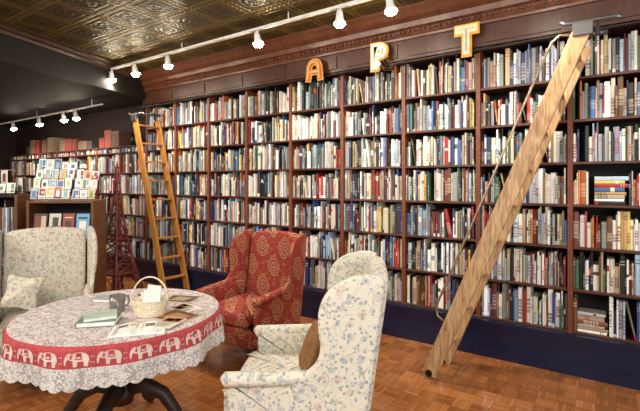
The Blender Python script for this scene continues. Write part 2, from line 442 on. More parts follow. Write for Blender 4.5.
def fill(M, x0, x1, z, hmax, y=.026, dens=1., depth=.24):
    x = x0+.002; base = random.uniform(.72, .88)
    run = 0; rn = None; rh = None; rw = None
    while True:
        if run <= 0:
            run = random.choice([1, 1, 1, 1, 1, 2, 2, 4])
            rn = random.choices(PAL, PW)[0][0] if random.random() < .25 else None
            series = run >= 4 and random.random() < .35
            rh = hmax*random.uniform(.7, .92) if series else None; rw = random.uniform(.01, .02) if series else None
        run -= 1
        b = rnd_book(hmax, rh or hmax*min(.97, max(.56, random.gauss(base, .11))), rn, rw)
        b['d'] = min(b['d'], depth-.06)
        if x+b['w'] > x1-.002: break
        if random.random() < .015 and x+.1 < x1:
            an = -math.radians(random.uniform(5, 12)); wid = b['w']*math.cos(an)+b['h']*math.sin(-an)
            if x+wid < x1-.003:
                put(M, b, x+wid-b['w']/2*math.cos(an), y+random.uniform(0, .02), z+b['w']/2*math.sin(-an)+.001, an)
                x += wid+.002; continue
        if random.random() < .0015 and x+.3 < x1:
            zz = z+.001; sw = random.uniform(.18, .24)
            for _ in range(random.randint(6, 11)):
                c = rnd_book(hmax, sw*random.uniform(.85, 1), None, random.uniform(.015, .035))
                if zz+c['w'] > z+hmax*.92: break
                BOOKS.append((M @ Matrix.Translation((x+.002, y, zz+c['w']/2)) @ Matrix.Rotation(math.pi/2, 4, 'Y'), c)); zz += c['w']+.0005
            x += sw+.006; continue
        put(M, b, x+b['w']/2, y+random.uniform(-.016, .022), z+.001)
        x += b['w']+random.uniform(.0002, .0012)
        if random.random() < .005/dens: x += random.uniform(.01, .04)

def bookcase(M, W, zs, depth, label, fills=True, mats=(None, None, None), ut=.018, st=.02, name='bookcase', group=None, bottom=None, dens=1.):
    mu, ms, mb = [m or d for m, d in zip(mats, (M_upright, M_shelf, M_back))]
    r = bpy.data.objects.new(name, None); r.matrix_world = M; r.empty_display_size = .1
    link(r, label=label, category='bookcase', group=group)
    z0 = zs[0]-st if bottom is None else bottom
    for xa in (0, W-ut):
        G().box((xa, 0, z0), (xa+ut, depth, zs[-1]+.0), bev=.002).make('side_panel', mu, parent=r)
    G().box((ut, depth-.012, z0), (W-ut, depth, zs[-1])).make('back_panel', mb, parent=r)
    for z in zs: G().box((ut, .006, z-st), (W-ut, depth-.012, z), bev=.0015).make('shelf', ms, parent=r)
    for i in range(len(zs)-1):
        if fills is True or i in (fills or []): fill(M, ut, W-ut, zs[i], zs[i+1]-st-zs[i], dens=dens, depth=depth)
    return r
ZS = [.33+.334*i for i in range(8)]; ZS[-1] = 2.69
for k in range(10):
    x1 = .405+.706-.706*k; x0 = x1-.706
    bookcase(Matrix.Translation((x0, 0, 0)), .706, ZS, .285, 'tall dark red-brown wall bookcase section packed with books', group='wall bookcase sections')
ZS2 = [.33+.334*i for i in range(6)]+[2.1]
LB = []
xx = .405+.706-7.06
for k in range(7):
    xx -= .72
    bookcase(Matrix.Translation((xx, 0, 0)), .72, ZS2, .285, 'shorter dark wooden wall bookcase full of books', group='shorter wall bookcases', dens=.8)
    LB.append(xx)

def MM(x, y, z=0, r=math.radians(38)): return Matrix.Translation((x, y, z)) @ Matrix.Rotation(r, 4, 'Z')
BW = .74
mB = MM(-5.50, -1.80)
bookcase(mB, BW, [.1, .46, .86, 1.30], .34, 'low brown wooden display bookcase holding magazines and cards', fills=[0], mats=(M_brown, M_brown, M_back), ut=.03, st=.03, bottom=.0, dens=.6)
mA = MM(-6.02, -2.26)
bookcase(mA, .62, [.1, .5, .9, 1.37], .34, 'dark wooden low bookcase with a few rows of books', fills=[0, 1], mats=(M_brown, M_dark, M_back), ut=.03, st=.03, bottom=.0, dens=.7)
fill(mA, .03, .56, .9, .42, depth=.34, y=.01)

def emit_books():
    ent = []
    R = Vector((.8234, .5674, 0)); Fw = Vector((-.5674, .8234, 0))
    for M, b in BOOKS:
        p = M @ Vector((0, 0, b['h']/2)); d = p-CAM; z = d.dot(Fw); x = d.dot(R)
        px = 320+FX*x/z; py = 183-FX*d.z/z
        vis = 0 < px < 640 and 0 < py < 411 and M.translation.y > -.5
        ent.append((-(b['w']*b['h']/z/z) if vis else 0, len(ent), M, b))
    ent.sort(key=lambda e: e[:2])
    indiv = ent[:300]; rest = ent[300:]
    def build(name, items, base=None):
        V = []; F = []; C = []
        for M, b in items:
            v, f, c = book_geo(b['w'], b['h'], b['d'], b['cc'], b['bands'], b['pg']); o = len(V)
            V += [tuple(M @ Vector(p)) if M else p for p in v]; F += [tuple(i+o for i in q) for q in f]; C += c
        me = bpy.data.meshes.new(name); me.from_pydata(V, [], F); me.materials.append(M_book)
        at = me.color_attributes.new('Col', 'FLOAT_COLOR', 'CORNER'); arr = []
        for q, c in zip(F, C): arr += [*c, 1.]*len(q)
        at.data.foreach_set('color', arr); me.update(); return me
    for _, _, M, b in indiv:
        o = bpy.data.objects.new('book', build('book', [(None, b)])); o.matrix_world = M
        link(o, label=f"{b['name']} hardback book standing in the tall wall bookcase", category='book', group='books in the wall bookcases')
    o = bpy.data.objects.new('books', build('books', [(M, b) for _, _, M, b in rest]))
    link(o, label='many more books of all colours filling the wall bookcases', category='books', kind='stuff', group='books in the wall bookcases')

boxc = [(120, 44, 36), (130, 52, 42), (92, 60, 46), (140, 116, 90), (74, 68, 64), (120, 100, 82)]
i = 0
for x in LB[1:6]:
    xa = x+.03
    while True:
        w = random.uniform(.16, .28); h = random.uniform(.14, .30)
        if xa+w > x+.71: break
        c = boxc[i % 6]; i += 1
        m = plain('storage_box_card', rgb(*c), .6)
        r = empty('storage_box', (xa, .03, 2.101), label='cardboard storage box on top of the shorter bookcase', category='box', group='boxes on top of the bookcases')
        G().box((0, 0, 0), (w, .22, h*.8), bev=.004).make('box_body', m, parent=r)
        G().box((-.004, -.004, h*.8), (w+.004, .224, h), bev=.004).make('box_lid', m, parent=r)
        xa += w+.015

# ------------------------------------------------------------ ladders
def ladder(bx, by, tx, ty, tz, wid, mat, label, rail=True, hw_=.052, n=9, td=.04, tt=.010):
    r = empty('library_ladder', (bx, by, 0), label=label, category='ladder')
    top = Vector((tx-bx, ty-by, tz)); ax = top.normalized()
    rung = Vector((0, 1, 0)); rung = (rung-ax*rung.dot(ax)).normalized(); side = ax.cross(rung).normalized()
    if side.x < 0: side = -side
    def P(s, a, b): return top*s+side*a+rung*b
    for b in (0, wid):
        g = G(); vs = []
        for s_ in (.012, 1.0):
            for a_, c_ in ((-hw_, -.014), (hw_, -.014), (hw_, .014), (-hw_, .014)): vs.append(P(s_, a_, b+c_))
        g.add(vs, [(0,1,2,3),(7,6,5,4),(0,4,5,1),(1,5,6,2),(2,6,7,3),(3,7,4,0)])
        o = g.make('stile', mat, parent=r); bv = o.modifiers.new('b', 'BEVEL'); bv.width = .004; bv.segments = 2
        g = G(); c = P(.012, 0, b)
        g.tube([c+Vector((0, -.02, .012)), c+Vector((0, .02, .012))], .026, 16); g.make('wheel', M_black, parent=r)
    for i in range(n):
        s_ = (i+.9)/(n+.3); c0 = P(s_, 0, .012); c1 = P(s_, 0, wid-.012)
        g = G(); vs = []
        for c in (c0, c1):
            for dx, dz in ((-td, -tt), (td, -tt), (td, tt), (-td, tt)): vs.append(c+Vector((dx, 0, dz)))
        g.add(vs, [(0,1,2,3),(7,6,5,4),(0,4,5,1),(1,5,6,2),(2,6,7,3),(3,7,4,0)]); g.make('tread', mat, parent=r)
    if rail:
        pts = [P(.165, -.05, 0), P(.17, -.12, 0), P(.19, -.15, 0), P(.21, -.155, 0)]
        pts += [P(.21+.72*t/6, -.155, 0) for t in range(1, 7)]+[P(.955, -.15, 0), P(.975, -.12, 0), P(.98, -.05, 0)]
        G().tube(pts, .009, 10).make('handrail', M_brass, parent=r)
    c = P(1, 0, 0)
    g = G(); g.box((c.x-.06, c.y-.03, c.z-.05), (c.x+.06, c.y+.02, c.z+.04), bev=.004)
    g.tube([c+Vector((-.14, 0, .07)), c+Vector((-.10, 0, .05)), c+Vector((.18, 0, .05)), c+Vector((.22, 0, .03))], .013, 10)
    g.tube([c+Vector((0, 0, .05)), Vector((c.x, -by-.06, c.z+.07)), Vector((c.x, -by-.055, c.z+.15))], .014, 10)
    g.tube([c+Vector((.08, 0, .05)), Vector((c.x+.08, -by-.06, c.z+.07))], .014, 10)
    g.tube([Vector((c.x-.04, -by-.06, c.z+.07)), Vector((c.x+.14, -by-.06, c.z+.07))], .02, 12)
    g.make('top_bracket', M_iron, parent=r)
    return r
ladder(-1.195, -.7245, -.19, -.46, 2.56, .35, M_ladder, 'worn light-wood rolling library ladder with metal handrail leaning by the bookcase', hw_=.056, n=9, td=.030, tt=.007)
ladder(-4.846, -.45, -5.57, -.42, 2.42, .36, M_ladder2, 'golden wooden library ladder leaning along the bookcases', rail=False)
g = G(); g.tube([(-6.0, -.035, 2.66), (1.1, -.035, 2.66)], .010, 10)
for k in range(10): g.box((.39-.706*k, -.035, 2.65), (.42-.706*k, -.001, 2.67))
g.make('ladder_rail', M_black, label='thin dark metal ladder rail along the bookcase tops', category='rail')

# ------------------------------------------------------------ letters
def text_mesh(ch, size, ext, off):
    cu = bpy.data.curves.new('t', 'FONT'); cu.body = ch; cu.size = size; cu.extrude = ext; cu.offset = off
    cu.align_x = 'CENTER'; o = bpy.data.objects.new('t', cu); COL.objects.link(o)
    dg = bpy.context.evaluated_depsgraph_get(); dg.update(); me = bpy.data.meshes.new_from_object(o.evaluated_get(dg))
    bpy.data.objects.remove(o); return me
def round_A(hw_, y, th):
    """round-topped letter A: an arch with a crossbar, strip half width hw_"""
    g = G(); rr = .068; base = .03
    path = [(-rr-.012, base-.0)]+[(-rr-.004, .09)]+[(rr*math.cos(math.pi-math.pi*i/12), .155+rr*math.sin(math.pi*i/12)) for i in range(13)]+[(rr+.004, .09), (rr+.012, base)]
    P = [Vector(p) for p in path]; n = len(P); L_, R_ = [], []
    for i, p in enumerate(P):
        t = (P[min(i+1, n-1)]-P[max(i-1, 0)]).normalized(); nn = Vector((-t.y, t.x))
        e = Vector((0, 0))
        if i == 0: e = -t*(hw_-.02)
        if i == n-1: e = t*(hw_-.02)
        L_.append(p+nn*hw_+e); R_.append(p-nn*hw_+e)
    g.prism([tuple(q) for q in L_]+[tuple(q) for q in reversed(R_)], y, y+th, lambda u, v, w: (u, w, v))
    g.box((-rr, y+.0005, .11-hw_*.8), (rr, y+th-.0005, .11+hw_*.8))
    return g
r = empty('letter_sign', (-2.72, -.085, 2.60), label='orange gold round-topped cut-out letter A on bookcase top', category='letter', group='cut-out letters spelling ART')
for nm, hw_, y, c in (('backing', .038, .0, (214, 142, 44)), ('letter_face', .024, -.010, (170, 92, 30)), ('inlay', .008, -.018, (214, 156, 64))):
    round_A(hw_, y, .010).make(nm, plain('letter_'+nm, rgb(*c), .5), parent=r)
for ch, x, c1, c2, sx, lab in (
                     ('R', -1.92, (222, 216, 198), (222, 158, 46), 1., 'cream cut-out letter R with yellow border on bookcase top'),
                     ('T', -1.08, (214, 202, 172), (222, 156, 46), .86, 'pale cut-out letter T with bright yellow orange outline on bookcase top')):
    r = empty('letter_sign', (x, -.085, 2.64), label=lab, category='letter', group='cut-out letters spelling ART')
    for nm, off, ext, yy, c in (('backing', .036, .008, 0, c2), ('letter_face', .019, .007, -.014, c1), ('inlay', -.014, .004, -.024, (136, 104, 78))):
        me = text_mesh(ch, .32, ext, off); me.materials.append(plain('letter_'+nm, rgb(*c), .5))
        o = bpy.data.objects.new(nm, me); o.rotation_euler = (math.pi/2, 0, 0); o.location = (0, yy, .0); o.scale = (sx, 1, 1); link(o, parent=r)

# ------------------------------------------------------------ wing chairs
def wing_chair(loc, rz, mat, wood_m, label, hs=1., sq=0., ws=1.):
    r = empty('wing_chair', loc, rz, label=label, category='chair')
    r.scale = (ws, 1, hs)
    g = G(); g.soft(rrect(-.30, -.33, .30, .30, .04), .17, .02, 0, lambda u, v, w: (u, v, .275+w)); g.make('seat_frame', mat, parent=r)
    g = G(); g.soft(rrect(-.265, -.37, .265, .19, .05), .12, .04, .012, lambda u, v, w: (u, v, .43+w)); g.make('seat_cushion', mat, parent=r)
    bo = [(-.29, .22), (0, .22), (.29, .22), (.30, .6), (.305, .95), (.295, 1.065), (.18, 1.095), (0, 1.105), (-.18, 1.095), (-.295, 1.065), (-.305, .95), (-.30, .6)]
    g = G(); g.soft(bo, .085, .025, .006, lambda u, v, w: (u, .275+w+(v-.3)*.14, v)); g.make('backrest', mat, parent=r)
    # one crisp side skin: wing, shoulder and rear side sweeping down to the rail
    wo = [(.30, .21), (.325, .40), (.333, .62), (.335, .85), (.338, 1.03), (.325, 1.09), (.26, 1.105), (.16, 1.085), (.085, 1.03), (.055, .95), (.06, .86), (.08, .77), (.07, .70), (.02, .64), (-.03, .59), (.00, .46), (.03, .32), (.04, .21), (.17, .20)]
    for s in (-1, 1):
        g = G(); g.soft(wo, .036, .016, 0, lambda u, v, w: (s*(.334+w+max(0, .30-u)*(.10+.14*sq)*min(1, max(0, (v-.55)/.25))), u+(v-.4)*.12-.015, v), centre=(.18, .62)); g.make('wing', mat, parent=r)
        g = G(); ao = [(-.31, .20), (0, .20), (.20, .20), (.22, .4), (.22, .60), (0, .605), (-.28, .595), (-.325, .57), (-.32, .4)]
        g.soft(ao, .05, .018, 0, lambda u, v, w: (s*(.318+w), u, v))
        pts = [(s*.330, -.345, .585), (s*.330, -.335, .592), (s*.330, -.1, .606), (s*.330, .06, .62), (s*.328, .16, .64)]
        g.tube(pts, [.024, .036, .035, .03, .02], 18); g.make('arm', mat, parent=r)
        G().tube([(s*.28, -.29, .20), (s*.30, -.315, .15), (s*.292, -.31, .08), (s*.285, -.31, .03), (s*.29, -.33, .0)], [.036, .034, .02, .016, .026], 12).make('leg', wood_m, parent=r)
        G().tube([(s*.27, .27, .20), (s*.27, .30, .1), (s*.27, .34, .0)], [.026, .022, .018], 10).make('leg', wood_m, parent=r)
    return r
C1 = ((-3.62, -2.42, 0), math.radians(62)); C2 = ((-2.66, -1.13, 0), math.radians(4)); C3 = ((-1.375, -2.066, 0), math.radians(-60))
wing_chair(*C1, M_floral1, M_dark, 'cream and rose floral upholstered wing chair beside the round table', 1.02, .8, .95)
wing_chair(*C2, M_paisley, M_dark, 'red paisley upholstered wing chair in front of the bookcases', .94, .1, .95)
wing_chair(*C3, M_floral3, M_dark, 'cream and pale blue floral wing chair with brown cushion', .985)

def cushion(loc, rot, size, mat, label):
    a = size/2
    g = G(); g.soft([(-a, -a), (0, -a*.9), (a, -a), (a*.9, 0), (a, a), (0, a*.9), (-a, a), (-a*.9, 0)], .03, .012, .035, lambda u, v, w: (u, w, v))
    o = g.make('cushion', mat, label=label, category='cushion'); o.location = loc; o.rotation_euler = rot
M_brownc = floral('brown_cushion_cloth', rgb(136, 94, 52), rgb(110, 66, 36), rgb(96, 60, 34), rgb(160, 118, 68), 20)
def chair_pt(loc, rz, p):
    return Matrix.Translation(loc) @ Matrix.Rotation(rz, 4, 'Z') @ Vector(p)
cushion(chair_pt(*C3, (.08, .04, .63)), (math.radians(-20), 0, C3[1]+.2), .25, M_brownc, 'gold brown patterned square cushion leaning in the wing chair')
cushion(chair_pt(*C1, (-.13, .05, .665)), (math.radians(-18), .15, C1[1]-.3), .24, M_floral1, 'small floral cushion leaning in the matching wing chair')

# ------------------------------------------------------------ table + cloth
TC = (-2.38, -2.505)
r = empty('round_table', (TC[0], TC[1], 0), label='round dark wooden pedestal table under a lace cloth', category='table')
G().lathe([(.0, .715), (.53, .715), (.55, .725), (.55, .74), (.53, .745), (0, .745)], 64).make('table_top', M_tableleg, parent=r)
G().lathe([(.06, .22), (.075, .28), (.05, .33), (.04, .42), (.07, .5), (.075, .56), (.045, .62), (.09, .68), (.2, .7), (.2, .714)], 28).make('pedestal', M_tableleg, parent=r)
for k in range(4):
    a = math.radians(35+90*k); c, s_ = math.cos(a), math.sin(a)
    pts = [(d*c, d*s_, z) for d, z in ((.03, .30), (.14, .32), (.24, .27), (.31, .17), (.36, .08), (.41, .035), (.45, .03))]
    G().tube(pts, [.04, .042, .038, .032, .026, .024, .03], 12).make('leg', M_tableleg, parent=r)

def lace(name, c1, c2):
    t = NT(name); oc = t.obj(); vo = t.n('ShaderNodeTexVoronoi', Scale=90.); t.l(oc, vo.inputs['Vector'])
    a = t.ramp(vo.outputs['Distance'], [(.30, (1, 1, 1)), (.52, (.1,)*3)])
    nz = t.n('ShaderNodeTexNoise', Scale=24., Detail=3.); t.l(oc, nz.inputs['Vector'])
    b = t.ramp(nz.outputs['Fac'], [(.48, (0, 0, 0)), (.58, (.5,)*3)])
    v2 = t.n('ShaderNodeTexVoronoi', Scale=17., Randomness=.2); t.l(oc, v2.inputs['Vector'])
    b2 = t.ramp(v2.outputs['Distance'], [(.10, (.9,)*3), (.15, (0, 0, 0)), (.26, (0, 0, 0)), (.30, (.9,)*3), (.35, (0, 0, 0)), (.40, (.7,)*3), (.44, (0, 0, 0))])
    c = t.mix(a, c2, c1); c = t.mix(b, c, c1); c = t.mix(b2, c, c1)
    return t.set(c, .85, bump=vo.outputs['Distance'], bs=.3, bd=.004)
M_lace = lace('white_lace', rgb(226, 220, 216), rgb(158, 128, 128))
M_hem = lace('white_lace_hem', rgb(222, 216, 210), rgb(156, 144, 140))
M_redband = plain('red_band_cloth', rgb(176, 66, 68), .85, 0, .2, 60)
M_eleph = plain('elephant_white', rgb(222, 192, 182), .85)
R0 = .562; DROP = .19
def cl(th, s):
    q = min(1, s/.03)
    fold = (.011*math.sin(11*th+.5)+.008*math.sin(7*th+1.3))*max(0, s)/DROP*1.5
    rr = R0-.02+.02*math.sin(q*math.pi/2)+.11*max(0, s-.02)*.6+fold
    z = .752-(.02*(1-math.cos(q*math.pi/2)) if s < .03 else .02+(s-.03))
    return rr, z
g = G(); seg = 208
rings = [0.005, .12, .25, .38, .48, .525]
vs = []
for rr in rings:
    for k in range(seg):
        th = 2*math.pi*k/seg; vs.append((rr*math.cos(th), rr*math.sin(th), .752))
ss = [0, .006, .012, .02, .03, .05, .075, .104, .106, .14, .165, DROP]
for s_ in ss:
    for k in range(seg):
        th = 2*math.pi*k/seg
        e = s_+(.014*abs(math.sin(26*th)) if s_ == DROP else 0)
        rr, z = cl(th, e); vs.append((rr*math.cos(th), rr*math.sin(th), z))
g.v += vs; nr = len(rings)+len(ss)
for i in range(nr-1):
    j = i-len(rings); smi = 0
    if j >= 0 and ss[j] >= .006 and ss[j+1] <= .104: smi = 1
    elif j >= 0 and ss[j] >= .104: smi = 3
    for k in range(seg):
        k2 = (k+1) % seg; g.f.append((i*seg+k, i*seg+k2, (i+1)*seg+k2, (i+1)*seg+k)); g.mi.append(smi); g.sm.append(True)
g.f.append(tuple(range(seg))); g.mi.append(0); g.sm.append(True)
EL = [(.03,.10),(0,.30),(.03,.50),(.10,.66),(.20,.72),(.29,.67),(.40,.73),(.60,.76),(.82,.70),(.93,.58),(.975,.40),(.985,.22),(.955,.22),(.945,.42),(.93,.0),(.78,.0),(.75,.28),(.53,.26),(.51,0),(.37,0),(.34,.32),(.24,.35),(.15,.42),(.10,.30),(.075,.10)]
NE = 26
for k in range(NE):
    a0 = 2*math.pi*k/NE
    def at(o_):
        def f(u, v):
            th = a0+(u)*.115/.6; s_ = .095-v*.085
            rr, z = cl(th, s_); rr += o_; return (rr*math.cos(th), rr*math.sin(th), z)
        return f
    pts = []
    for i in range(len(EL)):
        p, q = EL[i], EL[(i+1) % len(EL)]
        pts += [p, ((p[0]+q[0])/2, (p[1]+q[1])/2)]
    g.poly(pts, at(.004), 2)
    g.poly([(.44, .38), (.70, .38), (.67, .73), (.47, .72)], at(.0055), 1)
    g.poly([(.48, .44), (.66, .44), (.64, .52), (.50, .52)], at(.007), 2)
    g.poly([(.12, .56), (.15, .56), (.15, .60), (.12, .60)], at(.0055), 1)
    g.poly([(.22, .44), (.30, .40), (.32, .62), (.26, .64)], at(.0055), 1)
    for q in (1.05, 1.14):
        g.poly([(q-.02, .2), (q+.01, .16), (q+.04, .2), (q+.01, .24)], at(.004), 2)
        g.poly([(q-.02, .5), (q+.01, .46), (q+.04, .5), (q+.01, .54)], at(.004), 2)
o = g.make('tablecloth', [M_lace, M_redband, M_eleph, M_hem], loc=(TC[0], TC[1], 0), label='white lace tablecloth with red elephant border draped over the table', category='tablecloth')
TZ = .7535

# things on table
def tb(name, x, y, rz, **kw): return empty(name, (x, y, TZ), rz, **kw)
BK = (-2.16, -2.47, TZ)
r = tb('wicker_basket', BK[0], BK[1], math.radians(35), label='pale wicker basket with tall handle holding papers', category='basket')
r.scale = (.84, .84, .84)
prof = [(.0, .0), (.075, .0)]
for i in range(15):
    z = .006+i*.0075; prof.append((.078+.03*z/.11+.003*(i % 2), z))
prof += [(.112, .115), (.100, .113), (.074, .01), (0, .01)]
G().lathe(prof, 36, sx=1.15, sy=.85).make('basket_body', M_wicker, parent=r)
g = G()
for dy in (-.004, .004):
    g.tube([(.12*math.cos(t), dy, .11+.15*math.sin(t)) for t in [math.pi*i/16 for i in range(17)]], .0045, 8)
g.make('handle', M_wicker, parent=r)
random.seed(5)
for i in range(4):
    g = G(); n = 6; w = .036+random.random()*.013; h = .11+random.random()*.04; ph = random.random()*6
    vs = [((u/n-.5)*2*w, .006*math.sin(v/n*3+ph), v/n*h) for v in range(n+1) for u in range(n+1)]
    g.add(vs, [(v*(n+1)+u, v*(n+1)+u+1, (v+1)*(n+1)+u+1, (v+1)*(n+1)+u) for v in range(n) for u in range(n)], 0, True)
    o = g.make('paper_sheet', M_paper if i != 1 else plain('printed_paper', rgb(170, 184, 200), .6), label='loose white paper standing in the wicker basket', category='paper', group='papers in the basket')
    p = chair_pt(BK, math.radians(35), (random.uniform(-.02, .02), (i-1.5)*.024, .014)); o.location = p; o.rotation_euler = ((i-1.5)*-.08, random.uniform(-.2, .2), math.radians(35)+random.uniform(-.08, .08))
random.seed(9)
def flatbook(name, x, y, z, rz, w, h, t, mc, label, cat='book'):
    r = empty(name, (x, y, z), rz, label=label, category=cat)
    G().box((-w/2, -h/2, 0), (w/2, h/2, .003)).box((-w/2, -h/2, t-.003), (w/2, h/2, t)).box((-w/2, -h/2, .003), (-w/2+.004, h/2, t-.003)).make('cover', mc, parent=r)
    G().box((-w/2+.004, -h/2+.004, .003), (w/2-.004, h/2-.004, t-.003)).make('pages', M_paper, parent=r)
rc = math.radians(35)
flatbook('book_lying_flat', -2.27, -2.70, TZ, rc+.2, .19, .14, .028, plain('green_cover', rgb(96, 128, 110), .5), 'grey green hardback lying on the tablecloth')
flatbook('book_lying_flat', -2.265, -2.695, TZ+.029, rc+.45, .16, .12, .02, plain('pale_green_cover', rgb(170, 186, 168), .5), 'pale green book stacked on another book')
flatbook('book_lying_flat', -2.66, -2.43, TZ, rc-.1, .16, .11, .022, plain('grey_cover', rgb(160, 160, 160), .5), 'grey book lying on the tablecloth')
def printed(g, w, h, z, cols, seed, fn):
    rr = random.Random(seed)
    def rect(a, b, c, d, m): g.add([fn(a, b), fn(c, b), fn(c, d), fn(a, d)], [(0, 1, 2, 3)], m)
    ph = rr.uniform(.35, .6)*h
    rect(-w*.42, h*.45-ph, w*.42, h*.45, 1)
    rect(-w*.3, h*.45-ph*.85, w*.05, h*.45-ph*.3, 2)
    rect(w*.1, h*.45-ph*.7, w*.34, h*.45-ph*.12, 3)
    v = h*.45-ph-.012
    while v > -h*.42:
        rect(-w*.4, v, w*rr.uniform(.1, .4), v+.003, 4); v -= .010
def mag(x, y, z, rz, w, h, cols, label, spread=False, cover=False):
    mats = [flat(c) for c in ([cols[0]]+list(cols[1:4])+[(150, 146, 140)])]
    g = G(); parts = (-1, 1) if spread else (0,)
    for s in parts:
        cx = s*w/2; n = 6; t = .004
        def hz(u):
            if not spread: return t
            k = abs(u)/w; return t+.012*math.sin(min(1, k*1.2)*math.pi)*(1-k*.5)
        vs = []
        for i in range(n+1):
            u = cx-w/2+w*i/n
            for v in (-h/2, h/2): vs += [(u, v, 0), (u, v, hz(u))]
        fs = []
        for i in range(n):
            a = i*4; b = a+4; fs += [(a+1, b+1, b+3, a+3), (a, a+2, b+2, b), (a, b, b+1, a+1), (a+2, a+3, b+3, b+2)]
        fs += [(0, 1, 3, 2), (n*4, n*4+2, n*4+3, n*4+1)]
        g.add(vs, fs, 0)
        if cover:
            g.add([(-w*.46, -h*.46, t+.0006), (w*.46, -h*.46, t+.0006), (w*.46, h*.46, t+.0006), (-w*.46, h*.46, t+.0006)], [(0, 1, 2, 3)], 1)
            g.add([(-w*.3, -h*.3, t+.0009), (w*.2, -h*.3, t+.0009), (w*.34, h*.2, t+.0009), (-w*.2, h*.3, t+.0009)], [(0, 1, 2, 3)], 2)
        else:
            def fn(u, v): return (cx+u, v, max(hz(cx+u-.005), hz(cx+u+.005), hz(cx+u))+.0012)
            printed(g, w, h, z, cols, int(abs(x*1000))+s, fn)
    g.make('magazine', mats, loc=(x, y, z), rot=(0, 0, rz), label=label, category='magazine')
mag(-2.00, -2.64, TZ, rc+.25, .13, .18, [(240,238,232), (196,190,180), (120,108,98), (214,196,166)], 'open white printed magazine on the tablecloth', True)
mag(-2.02, -2.40, TZ, rc-.5, .22, .17, [(200,180,150), (120,66,40), (184,134,84), (80,46,34)], 'brown illustrated magazine on the tablecloth', cover=True)
mag(-1.95, -2.50, TZ+.006, rc-.25, .12, .16, [(222,210,188), (150,84,54), (190,142,94), (100,70,50)], 'small illustrated leaflet overlapping the magazines')
mag(-2.30, -2.15, TZ, rc-.2, .2, .15, [(190,178,150), (90,66,50), (170,150,120), (200,190,160)], 'dark printed booklet near the basket', cover=True)
mag(-2.56, -2.22, TZ, rc+.3, .2, .14, [(226,222,212), (180,176,170), (130,124,120), (200,196,190)], 'pale newspaper page on the tablecloth')
mag(-2.12, -2.27, TZ, rc+.9, .13, .18, [(232,228,220), (190,150,110), (120,90,70), (150,170,180)], 'white brochure with pictures on the tablecloth')
mag(-2.45, -2.33, TZ, rc-.8, .13, .18, [(234,230,222), (140,150,160), (96,100,110), (200,190,176)], 'pale brochure on the tablecloth near the basket')
t = NT('smoky_glass'); t.set(rgb(170, 160, 150), .1); t.b.inputs['Transmission Weight'].default_value = .6; M_glass = t.m
r = tb('glass_mug', -2.39, -2.53, rc+.9, label='smoky glass mug beside the basket', category='mug')
G().lathe([(0, 0), (.034, 0), (.04, .01), (.042, .095), (.038, .095), (.036, .012), (0, .01)], 28).make('mug_body', M_glass, parent=r)
G().tube([(.04, 0, .08), (.065, 0, .078), (.074, 0, .05), (.062, 0, .025), (.04, 0, .022)], .006, 8).make('handle', M_glass, parent=r)

# ------------------------------------------------------------ lattice tower
r = empty('lattice_tower_model', (-5.50, -.72, 0), .2, label='maroon painted metal lattice tower model standing on the floor', category='tower model')
def hw(t): return .215*(1-t)**2.1*.92+.012+.026*(1-t)
H = 1.80; g = G(); lv = [0, .08, .16, .24, .32, .4, .48, .56, .64, .72, .8, .88, .95]
cor = [(-1, -1), (1, -1), (1, 1), (-1, 1)]
for c in cor:
    g.tube([(c[0]*hw(t), c[1]*hw(t), t*H) for t in lv], [.022-.012*t for t in lv], 6)
    g.tube([(c[0]*(hw(t)-.085*(1-t/.32)), c[1]*(hw(t)), t*H) for t in lv[:5]], .014, 5)
    g.tube([(c[0]*hw(t), c[1]*(hw(t)-.085*(1-t/.32)), t*H) for t in lv[:5]], .014, 5)
for i in range(len(lv)-1):
    a, b = lv[i], lv[i+1]
    for k in range(4):
        c, d = cor[k], cor[(k+1) % 4]
        P = lambda q, t, m=1: (q[0]*hw(t), q[1]*hw(t), t*H)
        if a >= .16: g.tube([P(c, a), P(d, b)], .008, 4); g.tube([P(d, a), P(c, b)], .008, 4); g.tube([P(c, b), P(d, b)], .008, 4)
        else:
            for e, f in ((c, d), (d, c)):
                q = tuple(e[j]*hw(a)+(f[j]-e[j])*.5*.085*(1-a/.32) for j in (0, 1)); q2 = tuple(e[j]*hw(b)+(f[j]-e[j])*.5*.085*(1-b/.32) for j in (0, 1))
                g.tube([(e[0]*hw(a), e[1]*hw(a), a*H), (*q2, b*H)], .008, 4); g.tube([(*q, a*H), (e[0]*hw(b), e[1]*hw(b), b*H)], .008, 4)
for k in range(4):
    c, d = Vector(cor[k]), Vector(cor[(k+1) % 4])
    g.tube([(*((c*(1-u)+d*u)*hw(.10)), H*(.05+.09*math.sin(math.pi*u))) for u in [i/10 for i in range(11)]], .010, 5)
g.make('lattice_frame', M_maroon, parent=r)
for t, e in ((.17, .02), (.42, .015), (.95, .012)):
    a = hw(t)+e; G().box((-a, -a, t*H-.012), (a, a, t*H+.012), bev=.004).make('platform', M_maroon, parent=r)
G().tube([(0, 0, .95*H), (0, 0, .98*H), (0, 0, H)], [.012, .009, .003], 8).make('spire', M_maroon, parent=r)

